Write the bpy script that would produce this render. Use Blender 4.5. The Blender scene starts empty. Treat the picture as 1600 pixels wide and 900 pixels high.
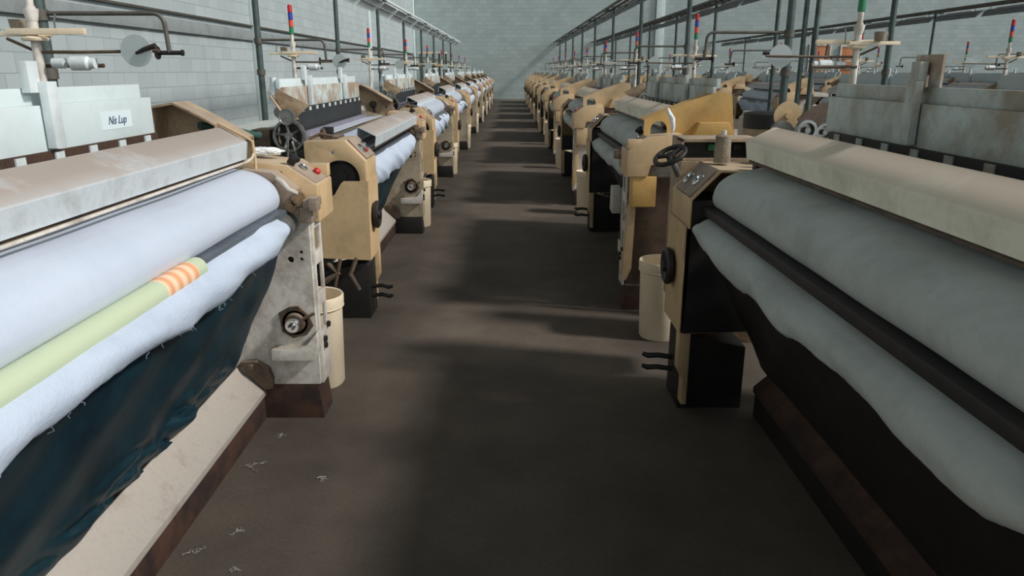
import bpy, bmesh, math, random
from mathutils import Vector, Matrix, noise
R = math.radians
rnd = random.Random(7)
S = bpy.context.scene
COL = S.collection

# ------------------------------------------------------------------ camera
cam_d = bpy.data.cameras.new('camera')
cam = bpy.data.objects.new('camera', cam_d); COL.objects.link(cam)
cam.location = (0, 0, 1.5)
cam.rotation_euler = (R(90) - math.atan(340 / 1160), 0, 0)
cam_d.sensor_width = 36; cam_d.lens = 36 * 1160 / 1600
cam_d.shift_x = 3 / 1600
cam_d.clip_start = 0.05; cam_d.clip_end = 200
S.camera = cam

# ------------------------------------------------------------------ world, sun, exposure
S.view_settings.view_transform = 'Standard'
S.view_settings.look = 'None'
S.view_settings.gamma = 1
S.view_settings.exposure = 0.0
try: S.view_settings.use_curve_mapping = False
except Exception: pass

AMB = 0.10        # dim sky glow from above and ahead, no roof built
BACK = 1.9       # added sky lobe behind the camera, brightens faces turned to it
SIDE = 0.62       # added sky lobe from the upper right, acts like unseen windows
def world():
    w = bpy.data.worlds.new('world'); S.world = w; w.use_nodes = True
    nt = w.node_tree; nt.nodes.clear(); N = nt.nodes; L = nt.links
    tc = N.new('ShaderNodeTexCoord')
    def dot(vec):
        d = N.new('ShaderNodeVectorMath'); d.operation = 'DOT_PRODUCT'
        L.new(tc.outputs['Generated'], d.inputs[0]); d.inputs[1].default_value = Vector(vec).normalized(); return d.outputs['Value']
    def m(op, a, b):
        n = N.new('ShaderNodeMath'); n.operation = op
        for i, v in enumerate((a, b)):
            if isinstance(v, (int, float)): n.inputs[i].default_value = v
            else: L.new(v, n.inputs[i])
        return n.outputs[0]
    lobe = m('POWER', m('MAXIMUM', dot((0.80, 0.10, 0.55)), 0.0), 7.0)
    top = m('MULTIPLY', m('MAXIMUM', dot((0.1, 0.75, 0.9)), 0.0), AMB)
    back = m('MULTIPLY', m('POWER', m('MAXIMUM', dot((0.45, -0.85, 0.13)), 0.0), 6.0), BACK)
    tot = m('ADD', m('ADD', m('ADD', m('MULTIPLY', lobe, SIDE), top), back), 0.03)
    bg = N.new('ShaderNodeBackground'); bg.inputs['Color'].default_value = (0.88, 0.97, 1.0, 1)
    L.new(tot, bg.inputs['Strength'])
    out = N.new('ShaderNodeOutputWorld'); L.new(bg.outputs[0], out.inputs[0])
world()
def sun(name, elev, azim, strength, angle, col):
    d = bpy.data.lights.new(name, 'SUN'); d.energy = strength; d.angle = R(angle); d.color = col
    o = bpy.data.objects.new(name, d); COL.objects.link(o)
    e, a = R(elev), R(azim)
    tr = Vector((-math.cos(e) * math.cos(a), math.cos(e) * math.sin(a), -math.sin(e)))   # travel direction
    o.rotation_euler = tr.to_track_quat('-Z', 'Y').to_euler(); o.location = (12, 6, 8)
sun('high_daylight', 40, 15, 3.1, 6.5, (1.0, 0.96, 0.93))
sun('low_daylight', 16, 12, 0.42, 3, (0.92, 0.97, 1.0))

# ------------------------------------------------------------------ materials
def lin(c):
    return tuple(((v / 255) / 12.92 if v / 255 <= 0.04045 else ((v / 255 + 0.055) / 1.055) ** 2.4) for v in c)
MATS = {}
def mat(name, base, dirt=None, amt=0.4, scale=6, rough=0.6, metal=0.0, dust=None, dust_amt=0.8, bump=0.0, bscale=60, spec=0.5, stretch=(1, 1, 1), trans=0, lo=0.45, hi=0.7, sheen=0, streak=None, coat=0):
    m_ = bpy.data.materials.new(name); m_.use_nodes = True
    nt = m_.node_tree; N = nt.nodes; L = nt.links; b = N['Principled BSDF']
    tc = N.new('ShaderNodeTexCoord'); mp = N.new('ShaderNodeMapping'); mp.inputs['Scale'].default_value = stretch
    L.new(tc.outputs['Object'], mp.inputs[0])
    col = N.new('ShaderNodeRGB'); col.outputs[0].default_value = (*lin(base), 1); cur = col.outputs[0]
    def mix(fac, a, bc):
        x = N.new('ShaderNodeMix'); x.data_type = 'RGBA'; L.new(fac, x.inputs[0]); L.new(a, x.inputs[6])
        if isinstance(bc, tuple): x.inputs[7].default_value = (*lin(bc), 1)
        else: L.new(bc, x.inputs[7])
        return x.outputs[2]
    def nz(sc, lo_, hi_, a, detail=6):
        n = N.new('ShaderNodeTexNoise'); n.inputs['Scale'].default_value = sc; n.inputs['Detail'].default_value = detail; n.inputs['Roughness'].default_value = 0.65
        L.new(mp.outputs[0], n.inputs['Vector'])
        r = N.new('ShaderNodeMapRange'); r.inputs[1].default_value = lo_; r.inputs[2].default_value = hi_; r.inputs[4].default_value = a
        L.new(n.outputs[0], r.inputs[0]); return r.outputs[0]
    if dirt: cur = mix(nz(scale, lo, hi, amt), cur, dirt); cur = mix(nz(scale * 7, 0.5, 0.8, amt * 0.6), cur, dirt)
    if streak:
        wv = N.new('ShaderNodeTexWave'); wv.wave_type = 'BANDS'; wv.bands_direction = streak[1]; wv.inputs['Scale'].default_value = streak[2]
        wv.inputs['Distortion'].default_value = 1.5; wv.inputs['Detail'].default_value = 2; L.new(tc.outputs['Object'], wv.inputs['Vector'])
        cur = mix(wv.outputs['Fac'], cur, streak[0])
    if dust:
        g = N.new('ShaderNodeNewGeometry'); sp = N.new('ShaderNodeSeparateXYZ'); L.new(g.outputs['Normal'], sp.inputs[0])
        r = N.new('ShaderNodeMapRange'); r.inputs[1].default_value = 0.45; r.inputs[2].default_value = 0.85; L.new(sp.outputs[2], r.inputs[0])
        mm = N.new('ShaderNodeMath'); mm.operation = 'MULTIPLY'; L.new(r.outputs[0], mm.inputs[0]); L.new(nz(5, 0.15, 0.42, dust_amt), mm.inputs[1])
        cur = mix(mm.outputs[0], cur, dust)
    L.new(cur, b.inputs['Base Color'])
    b.inputs['Roughness'].default_value = rough; b.inputs['Metallic'].default_value = metal
    b.inputs['Specular IOR Level'].default_value = spec
    if trans: b.inputs['Transmission Weight'].default_value = trans
    if sheen: b.inputs['Sheen Weight'].default_value = sheen
    if coat: b.inputs['Coat Weight'].default_value = coat
    if bump:
        n = N.new('ShaderNodeTexNoise'); n.inputs['Scale'].default_value = bscale; n.inputs['Detail'].default_value = 4; L.new(mp.outputs[0], n.inputs['Vector'])
        bp = N.new('ShaderNodeBump'); bp.inputs['Strength'].default_value = bump; bp.inputs['Distance'].default_value = 0.01
        L.new(n.outputs[0], bp.inputs['Height']); L.new(bp.outputs[0], b.inputs['Normal'])
    MATS[name] = m_; return m_
DUST = (176, 162, 144)
TAN = mat('tan_paint', (206, 176, 134), (130, 106, 78), 0.4, 4, 0.5, dust=DUST, dust_amt=0.6)
OCHRE = mat('ochre_paint', (208, 167, 98), (150, 112, 66), 0.45, 4, 0.5, dust=(196, 160, 104), dust_amt=0.4)
WHITE = mat('dirty_white_paint', (216, 210, 200), (118, 98, 78), 0.75, 6, 0.55, dust=DUST, dust_amt=0.5)
BEAM = mat('cream_step_paint', (176, 168, 158), (96, 72, 54), 0.35, 9, 0.6, lo=0.55, hi=0.75)
GALV = mat('galvanised_sheet', (206, 214, 218), (150, 146, 136), 0.5, 9, 0.42, metal=0.1, dust=(172, 160, 150), dust_amt=1.0, lo=.5, hi=.75)
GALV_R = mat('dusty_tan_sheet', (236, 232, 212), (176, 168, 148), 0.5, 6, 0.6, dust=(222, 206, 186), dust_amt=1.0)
TAN_D = mat('dirty_tan_panel', (176, 152, 122), (88, 66, 52), 0.8, 6, 0.6, lo=.42, hi=.65, dust=DUST, dust_amt=.5)
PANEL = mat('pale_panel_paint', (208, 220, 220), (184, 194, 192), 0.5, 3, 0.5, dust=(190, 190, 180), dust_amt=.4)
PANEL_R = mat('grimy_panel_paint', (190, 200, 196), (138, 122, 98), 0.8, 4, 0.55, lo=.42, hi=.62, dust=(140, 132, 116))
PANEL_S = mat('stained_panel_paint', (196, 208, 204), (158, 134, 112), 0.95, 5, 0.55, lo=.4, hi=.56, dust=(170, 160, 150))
CLOTH = mat('blue_white_cloth', (196, 205, 219), (176, 187, 204), 0.35, 2.5, 0.36, bump=0.10, bscale=120, sheen=.2, spec=.4, coat=.12)
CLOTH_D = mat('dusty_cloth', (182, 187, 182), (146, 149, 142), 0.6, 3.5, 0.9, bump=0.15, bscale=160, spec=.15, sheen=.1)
DRAPE = mat('draped_cloth', (186, 197, 212), (156, 170, 188), 0.4, 4, 0.8, bump=0.2, bscale=90, spec=.2)
FILM = mat('teal_plastic_film', (22, 48, 57), (10, 26, 34), 0.8, 3, 0.5, bump=0.25, bscale=9, spec=.22)
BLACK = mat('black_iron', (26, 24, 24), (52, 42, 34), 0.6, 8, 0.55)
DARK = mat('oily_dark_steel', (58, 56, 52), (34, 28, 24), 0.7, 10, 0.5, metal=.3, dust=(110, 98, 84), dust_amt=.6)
STEEL = mat('worn_steel', (150, 150, 146), (82, 74, 64), 0.7, 12, 0.35, metal=.7)
CHROME = mat('chrome', (214, 216, 216), (120, 116, 110), 0.3, 14, 0.16, metal=1)
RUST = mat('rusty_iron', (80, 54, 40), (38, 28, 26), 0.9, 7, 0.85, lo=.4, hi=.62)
GREASE = mat('brown_grease_iron', (92, 74, 58), (44, 36, 30), 0.8, 14, 0.6, dust=(140, 124, 106), dust_amt=.7)
POST = mat('dark_green_pipe', (78, 92, 88), (46, 46, 42), 0.7, 9, 0.5, metal=.3)
PIPE = mat('dull_iron_pipe', (98, 94, 86), (62, 52, 44), 0.7, 9, 0.55, metal=.4)
CREAM = mat('cream_plastic', (232, 216, 188), (196, 160, 116), 0.35, 4, 0.45, stretch=(1, 1, .4))
LAMPW = mat('white_enamel', (212, 220, 220), (150, 150, 146), 0.4, 6, 0.4)
LAMPG = mat('grey_reflector', (128, 132, 132), (96, 96, 92), 0.5, 5, 0.5)
TUBEG = mat('unlit_tube_glass', (226, 230, 228), None, rough=0.15)
REED = mat('reed_wires', (150, 146, 158), (100, 96, 104), 0.6, 9, 0.45, metal=.2, streak=((104, 100, 112), 'Y', 26))
HEALD_B = mat('brown_heald_wires', (92, 66, 48), (44, 32, 28), 0.6, 14, 0.7, streak=((42, 28, 24), 'Y', 30))
HEALD_D = mat('dark_heald_wires', (56, 60, 62), (26, 26, 28), 0.6, 14, 0.6, streak=((24, 26, 28), 'Y', 30))
RED = mat('red_plastic', (196, 44, 40), (120, 34, 30), 0.3, 20, 0.35)
BLUE = mat('blue_plastic', (44, 66, 168), (30, 40, 90), 0.3, 20, 0.35)
GREEN = mat('green_plastic', (34, 128, 84), (20, 70, 50), 0.3, 20, 0.35)
ORANGE = mat('orange_red_plastic', (220, 82, 58), (150, 50, 40), 0.3, 20, 0.35)
PLATEC = mat('frosted_plastic_disc', (196, 206, 204), None, rough=.5, trans=.35)
LINT = mat('white_lint', (236, 238, 236), (190, 186, 180), 0.4, 30, 0.95, bump=.6, bscale=80)
YARN = mat('dusty_yarn', (146, 134, 116), (96, 86, 72), 0.7, 18, 0.95, bump=.5, bscale=120)
TUBEY = mat('pale_green_tube', (190, 202, 172), (190, 200, 160), 0.3, 10, 0.45)
LABELO = mat('orange_tube_label', (236, 206, 176), None, rough=.6, streak=((222, 158, 112), 'Y', 6))
INK = mat('navy_ink', (44, 58, 96), None, rough=.6)
PAPER = mat('label_paper', (214, 226, 228), None, rough=.6)
HOSE = mat('green_hose', (52, 92, 84), (40, 50, 46), .5, 8, .5)
BOXG = mat('grey_white_box', (186, 182, 172), (120, 112, 100), .5, 6, .6)
PIPEW = mat('grey_wall_band', (136, 144, 144), (110, 116, 114), .6, 4, .8)
BARM = mat('blue_grey_bar', (104, 112, 120), (70, 72, 76), .5, 8, .45, metal=.3)
SIDE_T = mat('tan_grey_side_paint', (184, 170, 146), (112, 88, 64), .7, 5, .6)
BRASS = mat('brown_brass', (150, 122, 92), (70, 52, 38), .6, 30, .4, metal=.4)
GREASE2 = mat('dusty_brown_casting', (142, 124, 108), (84, 66, 52), .6, 12, .7, dust=DUST, dust_amt=.6)
DOORM = mat('orange_door_paint', (186, 116, 66), (140, 84, 52), .5, 5, .6)
PLAST = mat('pilaster_paint', (196, 208, 206), (160, 168, 164), .4, 3, .7)

def wall_mat(name, axis, c1, c2, mortar):
    m_ = bpy.data.materials.new(name); m_.use_nodes = True
    nt = m_.node_tree; N = nt.nodes; L = nt.links; b = N['Principled BSDF']
    g = N.new('ShaderNodeTexCoord'); sp = N.new('ShaderNodeSeparateXYZ'); L.new(g.outputs['Object'], sp.inputs[0])
    cb = N.new('ShaderNodeCombineXYZ'); L.new(sp.outputs[axis], cb.inputs[0]); L.new(sp.outputs[2], cb.inputs[1])
    br = N.new('ShaderNodeTexBrick'); L.new(cb.outputs[0], br.inputs['Vector'])
    br.inputs['Scale'].default_value = 1; br.inputs['Brick Width'].default_value = 0.40; br.inputs['Row Height'].default_value = 0.21
    br.inputs['Mortar Size'].default_value = 0.006; br.inputs['Mortar Smooth'].default_value = 0.4; br.inputs['Bias'].default_value = 0.1
    br.inputs['Color1'].default_value = (*lin(c1), 1); br.inputs['Color2'].default_value = (*lin(c2), 1); br.inputs['Mortar'].default_value = (*lin(mortar), 1)
    n = N.new('ShaderNodeTexNoise'); n.inputs['Scale'].default_value = 0.8; n.inputs['Detail'].default_value = 7; L.new(g.outputs['Object'], n.inputs['Vector'])
    r = N.new('ShaderNodeMapRange'); r.inputs[1].default_value = .45; r.inputs[2].default_value = .75; r.inputs[4].default_value = .35; L.new(n.outputs[0], r.inputs[0])
    x = N.new('ShaderNodeMix'); x.data_type = 'RGBA'; L.new(r.outputs[0], x.inputs[0]); L.new(br.outputs['Color'], x.inputs[6]); x.inputs[7].default_value = (*lin(mortar), 1)
    L.new(x.outputs[2], b.inputs['Base Color']); b.inputs['Roughness'].default_value = .85
    bp = N.new('ShaderNodeBump'); bp.inputs['Strength'].default_value = .5; bp.inputs['Distance'].default_value = .01; bp.invert = True
    L.new(br.outputs['Fac'], bp.inputs['Height']); L.new(bp.outputs[0], b.inputs['Normal'])
    return m_
WALL_L = wall_mat('left_block_wall', 1, (166, 175, 175), (155, 165, 165), (140, 149, 148))
WALL_F = wall_mat('far_block_wall', 0, (166, 177, 175), (154, 166, 163), (132, 143, 140))
def floor_mat():
    m_ = bpy.data.materials.new('dusty_concrete'); m_.use_nodes = True
    nt = m_.node_tree; N = nt.nodes; L = nt.links; b = N['Principled BSDF']
    g = N.new('ShaderNodeTexCoord')
    cur = None
    ramp = N.new('ShaderNodeValToRGB'); n = N.new('ShaderNodeTexNoise'); n.inputs['Scale'].default_value = 1.6; n.inputs['Detail'].default_value = 10; n.inputs['Roughness'].default_value = .65
    L.new(g.outputs['Object'], n.inputs['Vector']); L.new(n.outputs[0], ramp.inputs[0])
    ramp.color_ramp.elements[0].position = .3; ramp.color_ramp.elements[0].color = (*lin((78, 70, 62)), 1)
    ramp.color_ramp.elements[1].position = .7; ramp.color_ramp.elements[1].color = (*lin((108, 98, 87)), 1)
    n2 = N.new('ShaderNodeTexNoise'); n2.inputs['Scale'].default_value = 70; n2.inputs['Detail'].default_value = 4; L.new(g.outputs['Object'], n2.inputs['Vector'])
    r = N.new('ShaderNodeMapRange'); r.inputs[1].default_value = .4; r.inputs[2].default_value = .75; r.inputs[4].default_value = .3; L.new(n2.outputs[0], r.inputs[0])
    x = N.new('ShaderNodeMix'); x.data_type = 'RGBA'; L.new(r.outputs[0], x.inputs[0]); L.new(ramp.outputs[0], x.inputs[6]); x.inputs[7].default_value = (*lin((60, 54, 49)), 1)
    L.new(x.outputs[2], b.inputs['Base Color']); b.inputs['Roughness'].default_value = .72; b.inputs['Specular IOR Level'].default_value = .3
    bp = N.new('ShaderNodeBump'); bp.inputs['Strength'].default_value = .15; bp.inputs['Distance'].default_value = .01; L.new(n2.outputs[0], bp.inputs['Height']); L.new(bp.outputs[0], b.inputs['Normal'])
    return m_
FLOOR = floor_mat()

# ------------------------------------------------------------------ mesh helpers
class MB:
    def __init__(s): s.bm = bmesh.new()
    def _add(s, verts, faces):
        vs = [s.bm.verts.new(v) for v in verts]
        for f in faces:
            try: s.bm.faces.new([vs[i] for i in f])
            except ValueError: pass
        return s
    def box(s, lo, hi, M=None):
        x0, y0, z0 = lo; x1, y1, z1 = hi
        v = [Vector(p) for p in ((x0,y0,z0),(x1,y0,z0),(x1,y1,z0),(x0,y1,z0),(x0,y0,z1),(x1,y0,z1),(x1,y1,z1),(x0,y1,z1))]
        if M: v = [M @ p for p in v]
        return s._add(v, [(0,3,2,1),(4,5,6,7),(0,1,5,4),(1,2,6,5),(2,3,7,6),(3,0,4,7)])
    def prism(s, prof, a0, a1, n=1, wob=None):
        """profile of (x, z) swept along y from a0 to a1, ends capped"""
        k = len(prof); vs = []
        for i in range(n + 1):
            t = i / n; y = a0 + (a1 - a0) * t
            for j, (x, z) in enumerate(prof):
                dx, dz = wob(y, j) if wob else (0, 0)
                vs.append((x + dx, y, z + dz))
        fs = [(i*k+j, i*k+(j+1) % k, (i+1)*k+(j+1) % k, (i+1)*k+j) for i in range(n) for j in range(k)]
        fs += [tuple(range(k))[::-1], tuple(range(n*k, n*k+k))]
        return s._add(vs, fs)
    def grid(s, nu, nv, fn):
        vs = [fn(i / nu, j / nv) for i in range(nu + 1) for j in range(nv + 1)]
        return s._add(vs, [(i*(nv+1)+j, i*(nv+1)+j+1, (i+1)*(nv+1)+j+1, (i+1)*(nv+1)+j) for i in range(nu) for j in range(nv)])
    def tube(s, pts, r, seg=10, cap=True):
        pts = [Vector(p) for p in pts]; rs = r if isinstance(r, (list, tuple)) else [r] * len(pts)
        rings = []; up = None
        for i, p in enumerate(pts):
            d = (pts[min(i+1, len(pts)-1)] - pts[max(i-1, 0)]).normalized()
            if up is None: up = d.orthogonal().normalized()
            else: up = (up - d * up.dot(d)).normalized()
            w = d.cross(up)
            rings.append([p + (up * math.cos(2*math.pi*k/seg) + w * math.sin(2*math.pi*k/seg)) * rs[i] for k in range(seg)])
        vs = [v for rg in rings for v in rg]
        fs = [(i*seg+k, i*seg+(k+1) % seg, (i+1)*seg+(k+1) % seg, (i+1)*seg+k) for i in range(len(pts)-1) for k in range(seg)]
        if cap: fs += [tuple(range(seg))[::-1], tuple(range((len(pts)-1)*seg, len(pts)*seg))]
        return s._add(vs, fs)
    def lathe(s, prof, c, axis, seg=24):
        """prof of (distance along axis, radius)"""
        c = Vector(c); ax = Vector(axis).normalized(); u = ax.orthogonal().normalized(); w = ax.cross(u)
        vs = []
        for t, r in prof:
            for k in range(seg):
                a = 2*math.pi*k/seg; vs.append(c + ax*t + (u*math.cos(a) + w*math.sin(a)) * max(r, 1e-4))
        n = len(prof)
        fs = [(i*seg+k, i*seg+(k+1) % seg, (i+1)*seg+(k+1) % seg, (i+1)*seg+k) for i in range(n-1) for k in range(seg)]
        if prof[0] != prof[-1]: fs += [tuple(range(seg))[::-1], tuple(range((n-1)*seg, n*seg))]
        return s._add(vs, fs)
    def torus(s, c, axis, Rr, r, seg=32, sec=8):
        prof = [(math.sin(2*math.pi*k/sec)*r, Rr + math.cos(2*math.pi*k/sec)*r) for k in range(sec+1)]
        prof[-1] = prof[0]
        return s.lathe(prof, c, axis, seg)
    def plate(s, outline, holes, a0, a1):
        """(x, z) outline with holes, thick from y=a0 to a1"""
        b = bmesh.new(); es = []
        for loop in [outline] + holes:
            vs = [b.verts.new((x, a0, z)) for x, z in loop]
            es += [b.edges.new((vs[i], vs[(i+1) % len(vs)])) for i in range(len(vs))]
        bmesh.ops.triangle_fill(b, use_beauty=True, use_dissolve=False, edges=es)
        r = bmesh.ops.extrude_face_region(b, geom=list(b.faces))
        for v in r['geom']:
            if isinstance(v, bmesh.types.BMVert): v.co.y = a1
        b.verts.index_update()
        s._add([v.co.copy() for v in b.verts], [tuple(v.index for v in f.verts) for f in b.faces]); b.free(); return s
    def mesh(s, name, m_, bev=0, smooth=35):
        bm = s.bm
        bmesh.ops.recalc_face_normals(bm, faces=bm.faces)
        if bev:
            es = [e for e in bm.edges if len(e.link_faces) == 2 and e.calc_face_angle(0) > R(40)]
            bmesh.ops.bevel(bm, geom=es, offset=bev, segments=2, affect='EDGES', clamp_overlap=True, profile=.6)
        me = bpy.data.meshes.new(name); bm.to_mesh(me); bm.free()
        me.materials.append(m_)
        for p in me.polygons: p.use_smooth = True
        me.set_sharp_from_angle(angle=R(smooth))
        return me
    def build(s, name, m_, parent=None, bev=0, smooth=35, label=None, thick=0, sub=0):
        o = bpy.data.objects.new(name, s.mesh(name, m_, bev, smooth)); COL.objects.link(o)
        if parent is not None: o.parent = parent
        if label: o['label'] = label
        if thick:
            q = o.modifiers.new('thickness', 'SOLIDIFY'); q.thickness = thick; q.offset = 0
        if sub:
            q = o.modifiers.new('sub', 'SUBSURF'); q.levels = sub; q.render_levels = sub
        return o
def tag(o, label, cat, group=None):
    o['label'] = label; o['category'] = cat
    if group: o['group'] = group
    return o
def empty(name, loc, rz=0):
    o = bpy.data.objects.new(name, None); COL.objects.link(o); o.location = loc; o.rotation_euler = (0, 0, rz); o.empty_display_size = .2
    return o
def struct(o): o['kind'] = 'structure'; return o
def kids(o): return CH.get(o.name, [])
CH = {}
def index_children():
    CH.clear()
    for o in COL.objects:
        if o.parent: CH.setdefault(o.parent.name, []).append(o)
def copy_tree(o, parent=None, skip=()):
    c = o.copy(); COL.objects.link(c)
    if parent is not None: c.parent = parent
    out = [c]
    for ch in kids(o):
        if ch.name.split('.')[0] in skip: continue
        out += copy_tree(ch, c, skip)
    return out
def circ(cx, cz, r, n=24, a0=0, a1=360):
    full = abs(a1 - a0) >= 360
    return [(cx + r*math.cos(R(a0 + (a1-a0)*i/(n if full else n-1))), cz + r*math.sin(R(a0 + (a1-a0)*i/(n if full else n-1)))) for i in range(n)]
def nv(x, y, z=0): return noise.noise(Vector((x, y, z)))
def D(prof): return [(-d, z) for d, z in prof]      # d = depth into the loom from the aisle
ORD = ['first', 'second', 'third', 'fourth', 'fifth', 'sixth', 'seventh', 'eighth', 'ninth', 'tenth', 'eleventh', 'twelfth']

# ------------------------------------------------------------------ structure
FARY = 41.4; LEFTX = -5.1
struct(MB().box((LEFTX - .3, -6, -.2), (30, FARY + .3, 0)).build('floor', FLOOR))
struct(MB().box((LEFTX - .25, -6, 0), (LEFTX, FARY + .25, 6.2)).build('wall_left', WALL_L))
struct(MB().box((LEFTX, FARY, 0), (30, FARY + .25, 6.2)).build('wall_far', WALL_F))
for i, y in enumerate((15.6, 28.2, 41.15)):
    struct(MB().box((LEFTX, y - .17, 0), (LEFTX + .09, y + .17, 6.2)).build('trim_%d' % (i+1), PLAST, bev=.01))
struct(MB().box((7.65, FARY - .1, 0), (8.1, FARY, 6.2)).build('trim_4', PLAST, bev=.01))
for i, (x0, x1, zt) in enumerate(((15.95, 16.95, 2.75), (17.6, 18.4, 2.7))):
    m = MB().box((x0, FARY - .07, 0), (x1, FARY - .02, zt))
    for a in (.12, .55): m.box((x0 + .12, FARY - .09, .15 + zt*a*.9), (x1 - .12, FARY - .07, .15 + zt*(a + .3)*.9))
    d = struct(m.build('door_%d' % (i+1), DOORM, bev=.008))
    MB().box((x0 - .09, FARY - .1, 0), (x0, FARY, zt + .09)).box((x1, FARY - .1, 0), (x1 + .09, FARY, zt + .09)).box((x0, FARY - .1, zt), (x1, FARY, zt + .09)).build('door_frame', WHITE, d)
    MB().lathe([(0, .02), (.05, .02), (.05, .035), (.09, .035)], (x1 - .12, FARY - .09, 1.05), (0, -1, 0), 12).build('door_handle', STEEL, d)

# ------------------------------------------------------------------ the loom
def cloth_profile(pts, n=4):
    out = []
    P_ = [Vector((p[0], p[1], 0)) for p in pts]
    for i in range(len(P_) - 1):
        p0 = P_[max(i-1, 0)]; p1 = P_[i]; p2 = P_[i+1]; p3 = P_[min(i+2, len(P_)-1)]
        for k in range(n):
            t = k / n
            q = 0.5 * ((2*p1) + (p2-p0)*t + (2*p0-5*p1+4*p2-p3)*t*t + (3*p1-p0-3*p2+p3)*t*t*t)
            out.append((q.x, q.y))
    out.append((P_[-1].x, P_[-1].y)); return out

def upper_cloth_mb(seed=0):
    pf = cloth_profile([(.31, 1.132), (.22, 1.118), (.155, 1.100), (.105, 1.066), (.086, 1.022), (.090, .985), (.112, .960), (.15, .948)], 4)
    closed = pf + [(.30, .97), (.32, 1.05)]
    prof = D(closed); k = len(prof)
    def wob(y, j):
        if j >= len(pf): return (0, 0)
        w = nv(y*2.3 + seed, j*.12, seed) * .006 + nv(y*.7, seed, 3) * .006
        e = min(1, min(abs(y - .40), abs(2.50 - y)) / .07)
        rr = (1 - math.sqrt(max(0, 1 - (1-e)**2))) * .012
        return (w * .5 - 0 - rr * .6, w - rr * .6)
    return MB().prism(prof, .40, 2.50, 90, wob)

def drape_mb(seed, amp=1.0, zoff=0.0, hem=.79, a0=.38, a1=2.49):
    pf = cloth_profile([(.14, .948), (.10, .955), (.058, .938), (.030, .905), (.022, .865), (.035, .825), (.055, .80)], 4); n = len(pf) - 1
    def fn(u, v):
        y = a0 + (a1 - a0) * u
        hz = hem + nv(y*1.5, seed, 0) * .05 * amp + nv(y*6, seed, 5) * .014 + nv(y*30, seed, 5) * .004
        tip = max(0, (u - .93) / .07) * .05 + max(0, (.05 - u) / .05) * .04
        i = v * n; k = min(int(i), n-1); f = i - k
        d = pf[k][0]*(1-f) + pf[k+1][0]*f; z = pf[k][1]*(1-f) + pf[k+1][1]*f
        s = max(0, (v - .35) / .65)
        z = z + (hz + tip - .80) * s
        fold = (nv(y*1.6 + z*7, seed + 9, 1) * .022 + nv(y*5 + z*20, seed + 3, 4) * .008 + (max(0, nv(y*2.7 + z*9, seed + 17, 2)) ** 2) * .10) * amp
        fold *= min(1, (1 - u) / .12 + .05)
        d = d - fold * (.25 + .75*v)
        z += fold * .12 * (1 - v)
        return (-d, y, z + zoff)
    return MB().grid(150, 26, fn)

def threads_mb(seed, zoff=0, hem=.79):
    m = MB(); r = random.Random(seed)
    for i in range(22):
        y = r.uniform(.45, 2.45); hz = hem + nv(y*1.5, seed, 0) * .05 + nv(y*6, seed, 5) * .014 + zoff
        p = [(-.045, y, hz + .008)]; l = r.uniform(.006, .02)
        for k in range(3): p.append((-.045 + r.uniform(-.006, .008), p[-1][1] + r.uniform(-.008, .008), p[-1][2] - l / 3))
        m.tube(p, .0004, 4)
    return m

def film_mb(seed, crum=1.0):
    def fn(u, v):
        y = .40 + 2.10 * u
        d = .085 + .275 * v ** 1.15; z = .86 - .60 * v
        w = nv(y*3 + v*3, seed, 2) * .022 + nv(y*9 - v*5, v*6, seed) * .006
        cr = max(0, v - .66) / .34 * math.exp(-((u - .62) / .28) ** 2) * crum
        w += cr * (abs(nv(y*6 - v*5, v*7, seed + 4)) * .13 + abs(nv(y*17, v*11, seed)) * .025)
        return (-(d - w), y, z + w * .5)
    return MB().grid(150, 60, fn)

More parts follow.
